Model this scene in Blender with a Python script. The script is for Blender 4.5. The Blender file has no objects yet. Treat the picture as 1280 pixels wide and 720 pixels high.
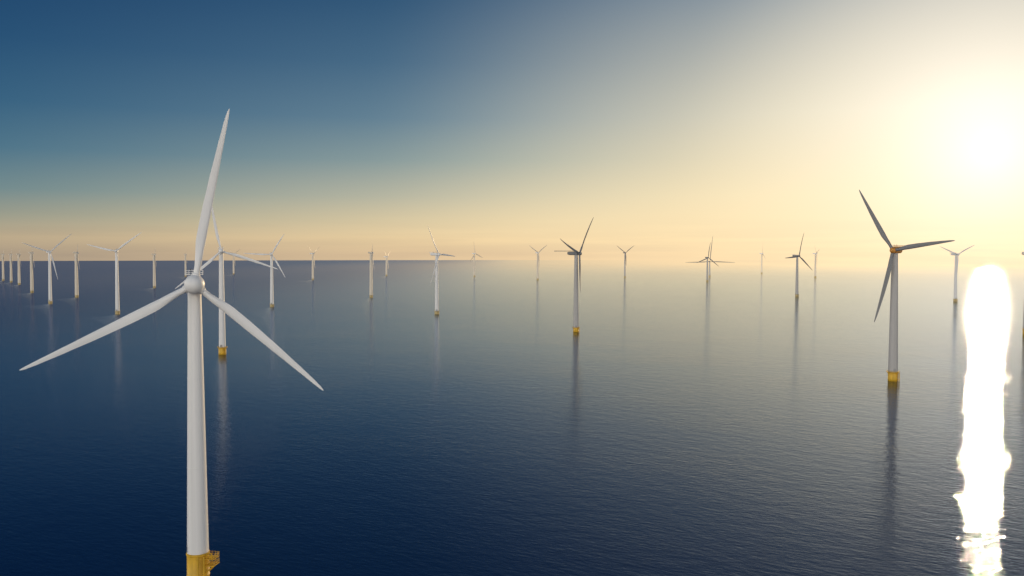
import bpy, bmesh, math, random
from mathutils import Vector, Matrix
random.seed(4)
C = bpy.context.scene.collection
vs_ = bpy.context.scene.view_settings; vs_.view_transform = 'Standard'; vs_.look = 'None'; vs_.exposure = 0; vs_.gamma = 1
F = 1108.5; EYE = 318.0; H = 100.0
PITCH = math.atan((360-EYE)/F)

# ---------------------------------------------------------------- camera
cam_d = bpy.data.cameras.new('camera'); cam_d.sensor_width = 36; cam_d.lens = 36*F/1280
cam_d.clip_start = 1; cam_d.clip_end = 60000
cam = bpy.data.objects.new('camera', cam_d); C.objects.link(cam)
cam.location = (0, 0, H); cam.rotation_euler = (math.pi/2-PITCH, 0, 0)
bpy.context.scene.camera = cam
def ray(px, py):
    v = Vector(((px-640)/F, 1.0, (360-py)/F))
    c, s = math.cos(-PITCH), math.sin(-PITCH)
    return Vector((v.x, v.y*c-v.z*s, v.y*s+v.z*c))
def ground(px, py):
    d = ray(px, py); t = -H/d.z
    return Vector((d.x*t, d.y*t, 0))

# ---------------------------------------------------------------- sky
SUN_AZ = math.radians(28.2); SUN_EL = math.radians(5.8)
SD = Vector((math.sin(SUN_AZ)*math.cos(SUN_EL), math.cos(SUN_AZ)*math.cos(SUN_EL), math.sin(SUN_EL)))
w = bpy.data.worlds.new('World'); bpy.context.scene.world = w; w.use_nodes = True
nt = w.node_tree; N = nt.nodes; L = nt.links; N.clear()
out = N.new('ShaderNodeOutputWorld'); bg = N.new('ShaderNodeBackground'); L.new(bg.outputs[0], out.inputs[0])
tc = N.new('ShaderNodeTexCoord')
def math_node(op, a, b=None, clamp=False):
    m = N.new('ShaderNodeMath'); m.operation = op; m.use_clamp = clamp
    for i, v in enumerate((a, b)):
        if v is None: continue
        if isinstance(v, (int, float)): m.inputs[i].default_value = v
        else: L.new(v, m.inputs[i])
    return m.outputs[0]
nrm = N.new('ShaderNodeVectorMath'); nrm.operation = 'NORMALIZE'; L.new(tc.outputs['Generated'], nrm.inputs[0])
sep = N.new('ShaderNodeSeparateXYZ'); L.new(nrm.outputs[0], sep.inputs[0])
elev = math_node('MULTIPLY', math_node('ARCSINE', sep.outputs[2]), 180/math.pi)
dot = N.new('ShaderNodeVectorMath'); dot.operation = 'DOT_PRODUCT'
L.new(nrm.outputs[0], dot.inputs[0]); dot.inputs[1].default_value = SD
ang = math_node('MULTIPLY', math_node('ARCCOSINE', math_node('MINIMUM', dot.outputs['Value'], 0.999999)), 180/math.pi)
efac = math_node('DIVIDE', elev, 45.0, True)
def ramp(stops):
    r = N.new('ShaderNodeValToRGB'); cr = r.color_ramp; cr.interpolation = 'LINEAR'
    while len(cr.elements) > 1: cr.elements.remove(cr.elements[0])
    cr.elements[0].position = stops[0][0]/45; cr.elements[0].color = (*stops[0][1], 1)
    for e, c in stops[1:]:
        q = cr.elements.new(e/45); q.color = (*c, 1)
    L.new(efac, r.inputs[0]); return r.outputs[0]
r60 = ramp([(0, (.37,.30,.225)), (1.0, (.46,.37,.25)), (2.2,(.275,.30,.25)), (3.7, (.118,.222,.258)), (6,(.044,.148,.240)), (8.6, (.020,.102,.205)), (12,(.010,.068,.168)), (16, (.006,.046,.136)), (45, (.003,.018,.07))])
r28 = ramp([(0, (.82,.60,.36)), (1.0, (.94,.71,.40)), (2.2,(.82,.67,.41)), (3.7, (.59,.55,.40)), (6,(.31,.385,.365)), (8.6, (.155,.255,.325)), (12,(.078,.168,.262)), (16, (.034,.105,.202)), (45, (.004,.022,.07))])
r12 = ramp([(0, (1.0,.78,.47)), (1.0, (1.02,.81,.49)), (3.7, (.99,.82,.52)), (8.6, (.74,.68,.52)), (16, (.32,.37,.40)), (45, (.01,.04,.10))])
r5 = ramp([(0, (1.02,.86,.56)), (3.7, (1.03,.90,.63)), (8.6, (1.02,.93,.73)), (16, (.84,.78,.66)), (45, (.1,.12,.15))])
rbk = ramp([(0, (2.95,2.6,2.15)), (10, (2.6,2.34,2.02)), (25, (.50,.65,.8)), (45, (.05,.12,.25))])  # unseen bright sky added behind the camera to light the tower fronts
def mrange(v, a, b, smooth=True):
    m = N.new('ShaderNodeMapRange'); m.interpolation_type = 'SMOOTHSTEP' if smooth else 'LINEAR'
    L.new(v, m.inputs[0]); m.inputs[1].default_value = a; m.inputs[2].default_value = b
    return m.outputs[0]
def mix(f, a, b, mode='MIX'):
    m = N.new('ShaderNodeMix'); m.data_type = 'RGBA'; m.blend_type = mode; m.clamp_result = False
    if isinstance(f, (int, float)): m.inputs[0].default_value = f
    else: L.new(f, m.inputs[0])
    for k, v in ((6, a), (7, b)):
        if isinstance(v, tuple): m.inputs[k].default_value = (*v, 1)
        else: L.new(v, m.inputs[k])
    return m.outputs[2]
def lin(a, b):
    return mrange(math_node('MULTIPLY', ang, -1.0), -a, -b, True)
c = mix(lin(68, 20), r60, r28)
c = mix(lin(38, 7), c, r12)
c = mix(lin(19, 1), c, r5)
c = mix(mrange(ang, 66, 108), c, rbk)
g1 = math_node('POWER', math_node('SUBTRACT', 1.0, math_node('DIVIDE', ang, 17.0), True), 4.0)
c = mix(math_node('MULTIPLY', g1, 1.0), c, (.42, .38, .42), 'ADD')
sky = N.new('ShaderNodeTexSky'); sky.sky_type = 'NISHITA'; sky.sun_disc = False
sky.sun_elevation = SUN_EL; sky.sun_rotation = SUN_AZ; sky.air_density = 1; sky.dust_density = .5
ns = mix(1.0, sky.outputs[0], (.08, .08, .08), 'MULTIPLY')
c = mix(0.03, c, ns)
mp = N.new('ShaderNodeMapping'); mp.inputs['Scale'].default_value = (3, 3, 60); L.new(nrm.outputs[0], mp.inputs[0])
nz = N.new('ShaderNodeTexNoise'); nz.inputs['Scale'].default_value = 1.6; nz.inputs['Detail'].default_value = 3; L.new(mp.outputs[0], nz.inputs[0])
hz = mrange(nz.outputs[0], .38, .62)
hz = math_node('MULTIPLY', hz, mrange(math_node('MULTIPLY', elev, -1.0), -3.2, 0))
c = mix(math_node('MULTIPLY', hz, .22), c, mix(1.0, c, (.70, .72, .82), 'MULTIPLY'))
L.new(c, bg.inputs[0]); bg.inputs[1].default_value = 1.0

sun_d = bpy.data.lights.new('sun', 'SUN'); sun_d.energy = 2.2; sun_d.angle = math.radians(.53); sun_d.color = (1, .72, .40)
sun = bpy.data.objects.new('sun', sun_d); C.objects.link(sun)
sun.rotation_euler = SD.to_track_quat('Z', 'Y').to_euler()

# ---------------------------------------------------------------- materials
def mat(name, col, rough=.45, var=.08, scale=(.4, .4, .06), metal=0, spec=.5):
    m = bpy.data.materials.new(name); m.use_nodes = True
    t = m.node_tree; b = t.nodes['Principled BSDF']
    b.inputs['Roughness'].default_value = rough; b.inputs['Metallic'].default_value = metal
    b.inputs['Specular IOR Level'].default_value = spec
    co = t.nodes.new('ShaderNodeTexCoord'); ma = t.nodes.new('ShaderNodeMapping'); ma.inputs['Scale'].default_value = scale
    n = t.nodes.new('ShaderNodeTexNoise'); n.inputs['Scale'].default_value = 1; n.inputs['Detail'].default_value = 5
    t.links.new(co.outputs['Object'], ma.inputs[0]); t.links.new(ma.outputs[0], n.inputs[0])
    r = t.nodes.new('ShaderNodeValToRGB')
    r.color_ramp.elements[0].position = .3; r.color_ramp.elements[1].position = .7
    r.color_ramp.elements[0].color = (*[x*(1-var*2) for x in col], 1); r.color_ramp.elements[1].color = (*col, 1)
    t.links.new(n.outputs[0], r.inputs[0]); t.links.new(r.outputs[0], b.inputs['Base Color'])
    return m
WHITE = mat('white_paint', (.83,.815,.78), .42)
BLADE = mat('blade_gelcoat', (.85,.835,.80), .38, .05, (.3,.3,.04))
GREY = mat('backlit_grey', (.22,.22,.22), .5)  # backlight shade put into the colour of blades, hubs and nacelles
GTOW = mat('backlit_tower_grey', (.48,.46,.43), .5)  # tower tone darkened so the backlit shade sits in the colour
CREAM = mat('far_haze_cream', (.78,.69,.55), .5)  # distance haze and warm side light put into the far turbines' colour
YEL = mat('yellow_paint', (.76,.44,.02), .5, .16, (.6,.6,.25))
YELF = mat('dull_yellow_paint', (.60,.46,.20), .55, .18, (.6,.6,.25))  # duller, less saturated yellow for the more distant bases
ORNG = mat('sunlit_orange', (.68,.30,.05), .5, .1)  # low sunlight on the nacelle put into its base colour
DARK = mat('dark_metal', (.06,.06,.065), .5)
STEEL = mat('galvanised_steel', (.35,.35,.34), .45)

# ---------------------------------------------------------------- sea
WAVE = math.radians(27.5)        # heading the long-crested ripples travel along
def sea_mat():
    m = bpy.data.materials.new('sea_water'); m.use_nodes = True
    t = m.node_tree; t.nodes.clear(); K = t.links
    o = t.nodes.new('ShaderNodeOutputMaterial')
    co = t.nodes.new('ShaderNodeTexCoord')
    sx = t.nodes.new('ShaderNodeSeparateXYZ'); K.new(co.outputs['Object'], sx.inputs[0])
    ln = t.nodes.new('ShaderNodeVectorMath'); ln.operation = 'LENGTH'; K.new(co.outputs['Object'], ln.inputs[0])
    def rng(src, a, b, c_, d_, smooth=True):
        r = t.nodes.new('ShaderNodeMapRange'); r.interpolation_type = 'SMOOTHSTEP' if smooth else 'LINEAR'
        K.new(src, r.inputs[0])
        for i, v in enumerate((a, b, c_, d_)): r.inputs[i+1].default_value = v
        return r.outputs[0]
    def mth(op, p, q):
        n = t.nodes.new('ShaderNodeMath'); n.operation = op
        for i, v in enumerate((p, q)):
            if isinstance(v, float): n.inputs[i].default_value = v
            else: K.new(v, n.inputs[i])
        return n.outputs[0]
    def noise(sc, scale, det, rot=0):
        ma = t.nodes.new('ShaderNodeMapping'); ma.vector_type = 'POINT'
        ro = t.nodes.new('ShaderNodeVectorRotate'); ro.rotation_type = 'Z_AXIS'; ro.inputs['Angle'].default_value = WAVE+rot
        ma.inputs['Scale'].default_value = sc
        n = t.nodes.new('ShaderNodeTexNoise'); n.inputs['Scale'].default_value = scale; n.inputs['Detail'].default_value = det
        n.inputs['Roughness'].default_value = .6
        K.new(co.outputs['Object'], ro.inputs[0]); K.new(ro.outputs[0], ma.inputs[0]); K.new(ma.outputs[0], n.inputs[0]); return n.outputs[0]
    a = noise((.50,1.15,1), .42, 4); s = noise((.6,1.0,1), .13, 3, .2); patch = noise((1,1.6,1), .006, 3)
    b1 = t.nodes.new('ShaderNodeBump'); b1.inputs['Strength'].default_value = 1; b1.inputs['Distance'].default_value = .21
    b2 = t.nodes.new('ShaderNodeBump'); b2.inputs['Strength'].default_value = 1; b2.inputs['Distance'].default_value = .21
    calm = rng(sx.outputs[0], -100, 260, .55, 1.0)
    K.new(mth('MULTIPLY', mth('MULTIPLY', a, rng(patch, .35, .65, .6, 1.0, False)), calm), b1.inputs['Height'])
    K.new(mth('MULTIPLY', s, calm), b2.inputs['Height']); K.new(b2.outputs[0], b1.inputs['Normal'])
    fr = t.nodes.new('ShaderNodeFresnel'); fr.inputs[0].default_value = 1.333; K.new(b1.outputs[0], fr.inputs[1])
    df = t.nodes.new('ShaderNodeBsdfDiffuse'); df.inputs[0].default_value = (.0010,.0115,.052,1)
    tg = t.nodes.new('ShaderNodeCombineXYZ'); tg.inputs[0].default_value = math.sin(WAVE); tg.inputs[1].default_value = math.cos(WAVE)
    def gl(rough, an):
        g = t.nodes.new('ShaderNodeBsdfAnisotropic'); g.distribution = 'BECKMANN'
        g.inputs['Color'].default_value = (.78,.87,1.0,1)
        if isinstance(rough, float): g.inputs['Roughness'].default_value = rough
        else: K.new(rough, g.inputs['Roughness'])
        g.inputs['Anisotropy'].default_value = an
        K.new(tg.outputs[0], g.inputs['Tangent']); K.new(b1.outputs[0], g.inputs['Normal']); return g.outputs[0]
    # the open water to the left is ruffled by the breeze, the water to the right lies calmer
    rgh = mth('ADD', rng(sx.outputs[0], -900, 350, .18, 0.0), rng(ln.outputs['Value'], 450, 1700, .03, .085))
    mf = rng(sx.outputs[0], -1100, 350, .80, .42)
    mg = t.nodes.new('ShaderNodeMixShader'); K.new(mf, mg.inputs[0])
    K.new(gl(.03, .5), mg.inputs[1]); K.new(gl(rgh, .84), mg.inputs[2])
    mx = t.nodes.new('ShaderNodeMixShader'); K.new(fr.outputs[0], mx.inputs[0])
    K.new(df.outputs[0], mx.inputs[1]); K.new(mg.outputs[0], mx.inputs[2])
    # haze put into the material: far rim fades to transparent, more towards the sun
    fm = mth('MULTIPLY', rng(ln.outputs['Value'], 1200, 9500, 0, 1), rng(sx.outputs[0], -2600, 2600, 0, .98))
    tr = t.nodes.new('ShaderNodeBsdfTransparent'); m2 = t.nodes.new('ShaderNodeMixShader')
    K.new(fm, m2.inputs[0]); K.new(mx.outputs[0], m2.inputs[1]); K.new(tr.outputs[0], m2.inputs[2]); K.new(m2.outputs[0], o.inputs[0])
    return m
bm = bmesh.new()
rings = [0, 200, 600, 1500, 3500, 8000, 15500]; seg = 256; prev = None
cen = bm.verts.new((0,0,0))
for r in rings[1:]:
    cur = [bm.verts.new((r*math.cos(2*math.pi*i/seg), r*math.sin(2*math.pi*i/seg), 0)) for i in range(seg)]
    for i in range(seg):
        j = (i+1) % seg
        if prev is None: bm.faces.new((cen, cur[i], cur[j]))
        else: bm.faces.new((prev[i], cur[i], cur[j], prev[j]))
    prev = cur
me = bpy.data.meshes.new('sea'); bm.to_mesh(me); bm.free()
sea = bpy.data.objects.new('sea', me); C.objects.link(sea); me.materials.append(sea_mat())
sea['kind'] = 'structure'; sea['label'] = 'calm dark blue sea rippling to the horizon'; sea['category'] = 'sea'

# ---------------------------------------------------------------- mesh helpers
def finish(bm, name, m, smooth=True, angle=40):
    bmesh.ops.recalc_face_normals(bm, faces=bm.faces)
    me = bpy.data.meshes.new(name); bm.to_mesh(me); bm.free(); me.materials.append(m)
    if smooth:
        me.polygons.foreach_set('use_smooth', [True]*len(me.polygons))
        try: me.set_sharp_from_angle(angle=math.radians(angle))
        except Exception: pass
    return me
def lathe(bm, prof, seg=40, axis='Z', off=(0,0,0), caps=True):
    rs = []
    for r, z in prof:
        ring = []
        for i in range(seg):
            a = 2*math.pi*i/seg; p = (r*math.cos(a), r*math.sin(a), z)
            if axis == 'Y': p = (p[0], p[2], p[1])
            ring.append(bm.verts.new((p[0]+off[0], p[1]+off[1], p[2]+off[2])))
        rs.append(ring)
    for a, b in zip(rs, rs[1:]):
        for i in range(seg):
            j = (i+1) % seg; bm.faces.new((a[i], a[j], b[j], b[i]))
    if caps:
        bm.faces.new(rs[0]); bm.faces.new(rs[-1])
def tube(bm, p, q, r, seg=8):
    p, q = Vector(p), Vector(q); d = (q-p).normalized()
    u = d.orthogonal().normalized(); v = d.cross(u); rs = []
    for e in (p, q):
        rs.append([bm.verts.new(e+u*r*math.cos(2*math.pi*i/seg)+v*r*math.sin(2*math.pi*i/seg)) for i in range(seg)])
    for i in range(seg):
        j = (i+1) % seg; bm.faces.new((rs[0][i], rs[0][j], rs[1][j], rs[1][i]))
    bm.faces.new(rs[0]); bm.faces.new(rs[1])
def box(bm, c, s):
    r = bmesh.ops.create_cube(bm, size=1)
    for v in r['verts']: v.co = Vector((v.co.x*s[0]+c[0], v.co.y*s[1]+c[1], v.co.z*s[2]+c[2]))
def loop(bm, cx, cy, z, r, t, a0=0, a1=2*math.pi, n=28):
    for i in range(n):
        a = a0+(a1-a0)*i/n; b = a0+(a1-a0)*(i+1)/n
        tube(bm, (cx+r*math.cos(a), cy+r*math.sin(a), z), (cx+r*math.cos(b), cy+r*math.sin(b), z), t, 6)

def tower_mesh(rb, rt, m):
    bm = bmesh.new(); prof = []
    for i in range(25):
        f = i/24; prof.append((rb+(rt-rb)*f**1.05, f))
    lathe(bm, prof, 48); return finish(bm, 'tower', m)
T_MAIN = tower_mesh(3.2, 1.95, WHITE); T_WHITE = tower_mesh(3.3, 2.1, WHITE); T_GREY = tower_mesh(3.6, 2.3, GTOW)
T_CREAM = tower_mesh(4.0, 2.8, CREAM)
TP_H = 8.6
def transition_mesh(rb, m):
    bm = bmesh.new(); lathe(bm, [(rb+.12,-6),(rb+.12,1.2),(rb+.2,1.3),(rb+.2,1.7),(rb+.12,1.8),(rb+.1,TP_H-.8),(rb+.3,TP_H-.6),(rb+.3,TP_H-.15),(rb+.05,TP_H)], 48)
    return finish(bm, 'transition_piece', m)
TP_MAIN, TP, TPF = transition_mesh(3.2, YEL), transition_mesh(3.6, YEL), transition_mesh(3.6, YELF)
def platform_mesh(r, ri, m):
    bm = bmesh.new(); lathe(bm, [(ri,TP_H-.55),(r,TP_H-.5),(r+.08,TP_H-.4),(r+.08,TP_H-.1),(r,TP_H),(ri,TP_H+.01)], 40)
    for i in range(8):
        a = math.pi*2*i/8+.2
        tube(bm, (ri*math.cos(a), ri*math.sin(a), TP_H-2.2), (r*.94*math.cos(a), r*.94*math.sin(a), TP_H-.5), .14)
    return finish(bm, 'service_platform', m)
def rail_mesh(r, m):
    bm = bmesh.new()
    for z in (.55, 1.15): loop(bm, 0, 0, TP_H+z, r, .06)
    for i in range(16):
        a = 2*math.pi*i/16; tube(bm, (r*math.cos(a), r*math.sin(a), TP_H), (r*math.cos(a), r*math.sin(a), TP_H+1.15), .06, 6)
    return finish(bm, 'guard_rail', m)
PLAT, RAIL = platform_mesh(4.8, 3.6, YEL), rail_mesh(4.7, YEL)
PLATF, RAILF = platform_mesh(4.5, 3.6, YELF), rail_mesh(4.4, YELF)
def side_platform():
    bm = bmesh.new(); box(bm, (5.1,0,TP_H-2.6), (3.9,4.0,.3)); box(bm, (5.1,0,TP_H-.6), (3.9,4.0,.22))
    tube(bm, (3.3,-1.6,TP_H-6), (6.6,-1.6,TP_H-2.7), .17); tube(bm, (3.3,1.6,TP_H-6), (6.6,1.6,TP_H-2.7), .17)
    return finish(bm, 'service_platform', YEL, False)
def side_rail():
    bm = bmesh.new(); w_ = 1.93
    for zb in (TP_H-2.45, TP_H-.49):
        for x in (3.7, 4.7, 5.8, 6.95):
            for y in (-w_, w_): tube(bm, (x,y,zb), (x,y,zb+1.2), .07, 6)
        for y in (-1.0, 0, 1.0): tube(bm, (6.95,y,zb), (6.95,y,zb+1.2), .07, 6)
        for z in (.6, 1.2):
            tube(bm, (3.5,-w_,zb+z), (6.95,-w_,zb+z), .07, 6); tube(bm, (3.5,w_,zb+z), (6.95,w_,zb+z), .07, 6)
            tube(bm, (6.95,-w_,zb+z), (6.95,w_,zb+z), .07, 6)
    return finish(bm, 'guard_rail', YEL, False)
def davit():
    bm = bmesh.new(); tube(bm, (6.1,-1.3,TP_H-.6), (6.1,-1.3,TP_H+1.2), .18); tube(bm, (6.1,-1.3,TP_H+1.1), (4.2,-3.4,TP_H+1.4), .13)
    box(bm, (5.9,-1.0,TP_H+.0), (.8,.8,.8)); return finish(bm, 'davit_crane', YEL, False)
def ladder(rb, m):
    bm = bmesh.new(); x = rb+1.1
    for y in (-.9, .9): tube(bm, (x,y,-5), (x,y,TP_H-.6), .2)
    for i in range(22):
        z = -3+i*.5
        if z < TP_H-.8: tube(bm, (x,-.9,z), (x,.9,z), .06, 6)
    for z in (1.5, 5.0):
        for y in (-.9, .9): tube(bm, (rb+.05,y,z), (x,y,z), .13)
    return finish(bm, 'boat_landing', m, False)
LAD_MAIN, LAD, LADF = ladder(3.2, YEL), ladder(3.6, YEL), ladder(3.6, YELF)
def door_mesh(rb):
    bm = bmesh.new(); r = rb+.03; n = 6; vs = []
    for z in (.3, 2.7):
        vs.append([bm.verts.new((r*math.sin(-.3+.6*i/n), -r*math.cos(-.3+.6*i/n), z)) for i in range(n+1)])
    for i in range(n): bm.faces.new((vs[0][i], vs[0][i+1], vs[1][i+1], vs[1][i]))
    return finish(bm, 'door', STEEL)
DOOR_MAIN, DOOR = door_mesh(3.2), door_mesh(3.6)
def flange(r):
    bm = bmesh.new(); lathe(bm, [(r,-.12),(r+.07,-.1),(r+.07,.1),(r,.12)], 48, caps=False); return finish(bm, 'flange', WHITE)

def nacelle_mesh(m, k=1.0, ky=1.0):
    bm = bmesh.new(); rs = []
    for y, hw, hh, zc in [(2.6,1.5,1.5,0),(2.4,1.9,1.9,0),(1.5,2.15,2.1,.05),(-3,2.3,2.25,.15),(-9,2.25,2.15,.25),(-11.4,2.0,1.8,.4),(-12,1.5,1.3,.5)]:
        ring = []
        for i in range(32):
            a = 2*math.pi*i/32; cx, cz = math.cos(a), math.sin(a); e = .42
            ring.append(bm.verts.new((k*hw*math.copysign(abs(cx)**e, cx), y*ky, k*hh*math.copysign(abs(cz)**e, cz)+zc)))
        rs.append(ring)
    for a, b in zip(rs, rs[1:]):
        for i in range(32): j = (i+1) % 32; bm.faces.new((a[i], a[j], b[j], b[i]))
    bm.faces.new(rs[0]); bm.faces.new(rs[-1])
    lathe(bm, [(2.0,-3.6),(2.0,-2.0)], 32)
    return finish(bm, 'nacelle', m)
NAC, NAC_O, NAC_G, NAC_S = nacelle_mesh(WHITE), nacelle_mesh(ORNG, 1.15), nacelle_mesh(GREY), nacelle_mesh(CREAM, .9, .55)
def hoist_mesh(m, x=2.6, y0=-13.5, y1=-6.5):
    bm = bmesh.new(); box(bm, (0,(y0+y1)/2,2.75), (2*x,y1-y0,.25))
    for a, b in (((-x,y0),(x,y0)), ((x,y0),(x,y1)), ((x,y1),(-x,y1)), ((-x,y1),(-x,y0))):
        for z in (3.3, 3.95): tube(bm, (a[0],a[1],z), (b[0],b[1],z), .08, 6)
        for i in range(5):
            f = i/5; px = a[0]+(b[0]-a[0])*f; py = a[1]+(b[1]-a[1])*f; tube(bm, (px,py,2.7), (px,py,3.95), .08, 6)
    return finish(bm, 'hoist_platform', m, False)
HOIST, HOIST_Y, HOIST_BIG = hoist_mesh(WHITE), hoist_mesh(ORNG, 3.2, -17, -4), hoist_mesh(GREY, 3.4, -30, -2)
def sensor_mesh():
    bm = bmesh.new()
    for x in (-1, 1):
        tube(bm, (x,-1,2.0), (x,-1,4.4), .07, 6); lathe(bm, [(.05,4.3),(.28,4.4),(.28,4.55),(.05,4.65)], 10, off=(x,-1,0))
    tube(bm, (-1,-1,3.7), (1,-1,3.7), .06, 6); return finish(bm, 'wind_sensor', DARK)
SENSOR = sensor_mesh()
def hub_mesh(m, k=1.0):
    bm = bmesh.new(); lathe(bm, [(r*k, z*(k if z > 0 else 1)) for r, z in [(1.7,-2.1),(2.15,-1.8),(2.3,-.6),(2.3,.5),(2.18,1.3),(1.85,2.05),(1.35,2.65),(.8,3.0),(.3,3.13),(.05,3.15)]], 36, 'Y')
    return finish(bm, 'hub', m)
HUB, HUB_G, HUB_O, HUB_MAIN = hub_mesh(WHITE), hub_mesh(GREY), hub_mesh(ORNG), hub_mesh(WHITE, 1.28)
def collar_mesh(m):
    bm = bmesh.new(); lathe(bm, [(1.1,1.4),(1.2,1.9),(1.2,3.15),(1.05,3.25),(1.0,3.4)], 28); return finish(bm, 'blade_collar', m)
COLLAR, COLLAR_G = collar_mesh(WHITE), collar_mesh(GREY)
R0 = 57.0
def blade_mesh(m, fat=1.0):
    bm = bmesh.new(); n = 24; rs = []; S = 34
    def lerp(tab, f):
        for (a, va), (b, vb) in zip(tab, tab[1:]):
            if f <= b:
                t = (f-a)/(b-a); t = t*t*(3-2*t)*.5+t*.5; return va+(vb-va)*t
        return tab[-1][1]
    ch = [(0,1.85),(.06,1.85),(.13,2.35),(.22,2.95),(.35,2.85),(.55,2.4),(.75,1.75),(.9,1.2),(.97,.75),(1,.22)]
    th = [(0,1),(.06,1),(.14,.66),(.22,.42),(.4,.25),(1,.17)]
    tw = [(0,16),(.15,15),(.3,9),(.6,3),(1,-1)]
    for i in range(S+1):
        f = i/S; f = f**.93; c_ = lerp(ch, f)*fat; t_ = lerp(th, f); a_ = math.radians(lerp(tw, f)+3)
        z = 2.4+(R0-2.4)*f; circ = max(0, 1-max(0, f-.06)/.12)
        bend = 2.2*f*f; ring = []
        for k in range(n):
            a = 2*math.pi*k/n
            xc = .5*(1-math.cos(a))
            yt = 5*t_*(.2969*math.sqrt(max(xc,0))-.126*xc-.3516*xc**2+.2843*xc**3-.1036*xc**4)
            y = yt if a < math.pi else -yt*.75
            ax = (xc-.32)*c_; ay = y*c_
            px = -.5*math.cos(a)*c_; py = .5*math.sin(a)*c_
            x_ = ax*(1-circ)+px*circ; y_ = ay*(1-circ)+py*circ
            xr = x_*math.cos(a_)-y_*math.sin(a_); yr = x_*math.sin(a_)+y_*math.cos(a_)
            ring.append(bm.verts.new((xr-.8*f*f+.0, yr+bend, z)))
        rs.append(ring)
    for a, b in zip(rs, rs[1:]):
        for k in range(n): j = (k+1) % n; bm.faces.new((a[k], a[j], b[j], b[k]))
    bm.faces.new(rs[0]); bm.faces.new(rs[-1]); return finish(bm, 'rotor_blade', m, True, 60)
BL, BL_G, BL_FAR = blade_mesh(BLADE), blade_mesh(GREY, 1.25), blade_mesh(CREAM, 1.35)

def put(name, mesh, parent, M=None):
    o = bpy.data.objects.new(name, mesh); C.objects.link(o); o.parent = parent
    if M is not None: o.matrix_basis = M
    return o
EDGE = 'edge'
def turbine(hub, base, yaw, rotor, label, style='white', R=None, detail=2, tp_k=None):
    b = ground(*base); edge = yaw == EDGE
    if edge:
        yaw = 90-math.degrees(math.atan2(b.x, b.y)); R = R or 40
    root = bpy.data.objects.new('wind_turbine', None); C.objects.link(root); root.location = b
    root['label'] = label; root['category'] = 'wind turbine'; root['group'] = 'wind turbines standing in the sea'
    d = ray(*hub); hz_ = H + d.z/d.y*b.y
    ps = math.radians(yaw); n = Vector((math.sin(ps), -math.cos(ps), 0)); u = Vector((math.cos(ps), math.sin(ps), 0)); up = Vector((0,0,1))
    main = style == 'main'
    bright = tp_k is not None or main
    k_ = tp_k or (1 if main else .66); tph = TP_H*k_
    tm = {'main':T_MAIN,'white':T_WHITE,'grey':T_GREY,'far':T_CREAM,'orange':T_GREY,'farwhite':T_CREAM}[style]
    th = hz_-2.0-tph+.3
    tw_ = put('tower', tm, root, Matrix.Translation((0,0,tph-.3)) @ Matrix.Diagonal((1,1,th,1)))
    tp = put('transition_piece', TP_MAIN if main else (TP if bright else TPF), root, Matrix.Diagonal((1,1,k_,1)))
    if detail > 0:
        if main:
            Mr = Matrix.Translation((-1.0,0,-1.0)) @ Matrix.Rotation(math.radians(-8), 4, 'Z')
            for nm, f in (('service_platform', side_platform), ('guard_rail', side_rail), ('davit_crane', davit)): put(nm, f(), tp, Mr)
            put('boat_landing', LAD_MAIN, tp, Matrix.Rotation(math.radians(-60), 4, 'Z'))
            put('door', DOOR_MAIN, root, Matrix.Translation((0,0,tph)) @ Matrix.Rotation(math.radians(-70), 4, 'Z'))
            for f in (.33, .67):
                put('flange', flange(3.2+(1.95-3.2)*f**1.05-.01), root, Matrix.Translation((0,0,tph-.3+th*f)))
        else:
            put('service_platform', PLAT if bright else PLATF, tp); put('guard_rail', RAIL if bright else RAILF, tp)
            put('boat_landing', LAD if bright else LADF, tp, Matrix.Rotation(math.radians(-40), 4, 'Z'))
            if detail > 1: put('door', DOOR, root, Matrix.Translation((0,0,tph)))
    xl = n.cross(up)
    MY = Matrix((( xl.x, n.x, 0, 0), (xl.y, n.y, 0, 0), (0, 0, 1, 0), (0, 0, 0, 1)))
    top = Matrix.Translation((0,0,hz_)) @ MY
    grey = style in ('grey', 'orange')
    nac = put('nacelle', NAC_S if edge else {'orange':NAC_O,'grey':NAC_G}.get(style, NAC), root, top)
    if detail > 1:
        put('hoist_platform', {'orange':HOIST_Y,'grey':HOIST_BIG if yaw == 60 else HOIST}.get(style, HOIST), nac); put('wind_sensor', SENSOR, nac)
    off = 3.2 if edge else 4.9
    hb = put('hub', {'orange':HUB_O,'grey':HUB_G,'main':HUB_MAIN}.get(style, HUB), root, Matrix.Translation((0,0,hz_)) @ MY @ Matrix.Translation((0,off,0)))
    hc = Vector((0,0,hz_)) + n*off; hw = b+hc
    tilt = math.radians(3)
    upt = (up*math.cos(tilt) - n*math.sin(tilt)).normalized(); nt_ = u.cross(upt).normalized()
    if nt_.dot(n) < 0: nt_ = -nt_
    for q in rotor:
        if isinstance(q, tuple):
            dd = ray(*q); o = Vector((0,0,H)); t = (hw-o).dot(nt_)/dd.dot(nt_)
            v = o+dd*t-hw; ln = v.length; v.normalize(); Rb = min(max(ln, R0*.8), R0*1.14)
        else:
            a = math.radians(q); v = (u*math.cos(a)+upt*math.sin(a)).normalized(); Rb = R or R0
        if R: Rb = R
        X = nt_.cross(v)
        M = Matrix(((X.x,nt_.x,v.x,hc.x),(X.y,nt_.y,v.y,hc.y),(X.z,nt_.z,v.z,hc.z),(0,0,0,1)))
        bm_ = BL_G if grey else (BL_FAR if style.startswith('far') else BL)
        put('rotor_blade', bm_, root, M @ Matrix.Diagonal((1,1,Rb/R0,1)))
        if detail > 1:
            put('blade_collar', COLLAR_G if grey else COLLAR, hb, hb.matrix_basis.inverted() @ M)
    return root

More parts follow.
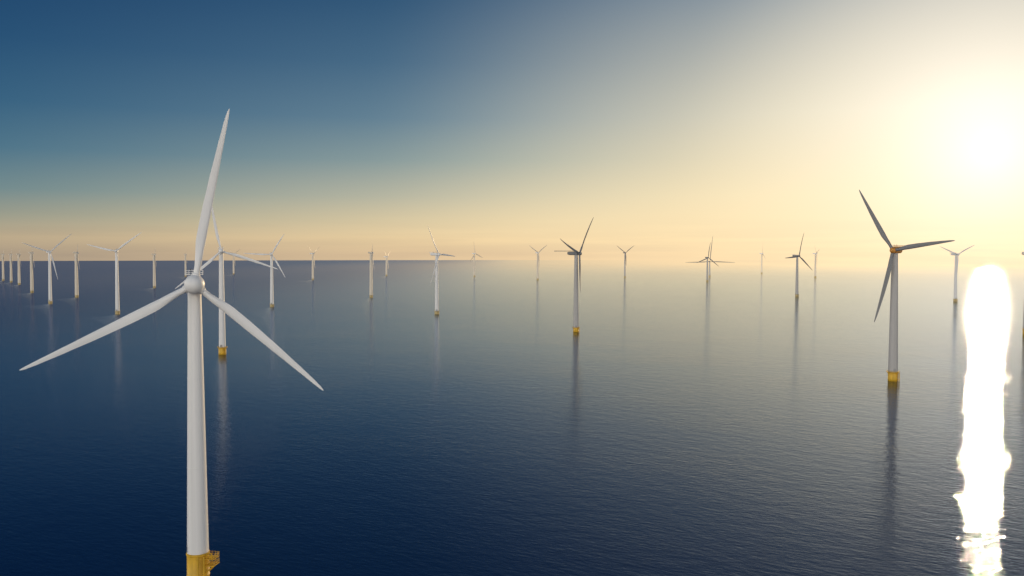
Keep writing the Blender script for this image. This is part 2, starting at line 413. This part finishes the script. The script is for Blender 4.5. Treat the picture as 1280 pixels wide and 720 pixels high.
turbine((243,355),(248,724),20,[(283,137),(28,465),(405,485)],'huge white wind turbine nearest the camera, yellow base cut by the lower edge','main')
turbine((1116,313),(1116,476),-40,[(1074,238),(1187,301),(1095,403)],'large dark backlit wind turbine with a sunlit orange nacelle, left of the sun glitter','orange',tp_k=.85)
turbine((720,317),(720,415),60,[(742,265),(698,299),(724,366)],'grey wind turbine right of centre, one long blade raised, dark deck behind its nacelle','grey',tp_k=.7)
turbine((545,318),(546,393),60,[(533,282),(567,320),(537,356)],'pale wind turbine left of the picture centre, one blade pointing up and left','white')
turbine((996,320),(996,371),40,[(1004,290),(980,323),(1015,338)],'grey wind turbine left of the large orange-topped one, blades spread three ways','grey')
turbine((1194,318),(1194,377),25,[(1173,308),(1217,306),(1195,350)],'wind turbine beside the sun glitter at far right with a shallow V of blades','white')
turbine((277,314),(278,443),20,[101,342,221],'wind turbine half hidden behind the rotor of the nearest one, yellow base showing','white',tp_k=.85)
turbine((341,318),(340,384),20,[(355,292),(304,317),(357,347)],'white wind turbine right of the nearest one with a blade level to the left','white')
turbine((145,314),(147,393),15,[(177,290),(113,307),(146,356)],'white wind turbine at left with its two upper blades in a wide V','white')
turbine((62,315),(63,380),50,[42,162,282],'white wind turbine near the left edge with one blade raised to the upper right','white')
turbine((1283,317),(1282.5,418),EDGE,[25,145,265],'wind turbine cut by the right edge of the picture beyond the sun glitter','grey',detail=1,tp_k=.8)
turbine((95,316),(96,372),EDGE,[30,150,270],'bare-looking pale turbine seen edge-on between the two V-bladed ones at far left','farwhite',detail=1)
turbine((39,316),(40,366),EDGE,[30,150,270],'fourth turbine from the left edge, edge-on, tallest of the row of four','farwhite',detail=1)
turbine((24,318),(24,356),EDGE,[35,155,275],'third small turbine from the left edge, seen edge-on','farwhite',detail=1)
turbine((14,318),(14,353),EDGE,[30,150,270],'second small turbine from the left edge, seen edge-on','farwhite',detail=1)
turbine((4,318),(4,351),EDGE,[25,145,265],'small turbine right at the left edge of the sea, seen edge-on','farwhite',detail=1)
turbine((193,318),(193,360),EDGE,[30,150,270],'lone small edge-on turbine above the left blade of the nearest turbine','farwhite',detail=1)
turbine((232,318),(232,346),EDGE,[30,150,270],'tiny turbine peeping out directly left of the nearest rotor hub','farwhite',detail=1)
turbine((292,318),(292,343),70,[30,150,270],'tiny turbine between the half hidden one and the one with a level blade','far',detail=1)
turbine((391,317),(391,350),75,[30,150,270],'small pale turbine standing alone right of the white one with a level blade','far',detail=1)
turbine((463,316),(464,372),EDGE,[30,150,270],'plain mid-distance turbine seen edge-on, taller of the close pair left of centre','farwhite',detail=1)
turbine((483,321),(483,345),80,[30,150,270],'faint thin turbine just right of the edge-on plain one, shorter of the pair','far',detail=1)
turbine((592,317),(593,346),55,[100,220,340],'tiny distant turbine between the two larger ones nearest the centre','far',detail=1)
turbine((671,316),(672,350),40,[35,150,270],'small turbine immediately left of the grey one with a raised blade','far',detail=1)
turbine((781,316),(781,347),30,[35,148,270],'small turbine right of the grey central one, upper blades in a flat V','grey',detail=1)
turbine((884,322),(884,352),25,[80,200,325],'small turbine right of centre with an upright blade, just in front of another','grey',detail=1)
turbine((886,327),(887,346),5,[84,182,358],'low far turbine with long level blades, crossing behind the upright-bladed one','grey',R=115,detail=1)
turbine((952,317),(952,342),60,[90,210,330],'faintest tiny turbine on the hazy horizon left of the three-way spread one','far',detail=1)
turbine((1019,317),(1019,347),60,[20,140,260],'tiny turbine on the horizon just right of the three-way spread one','far',detail=1)
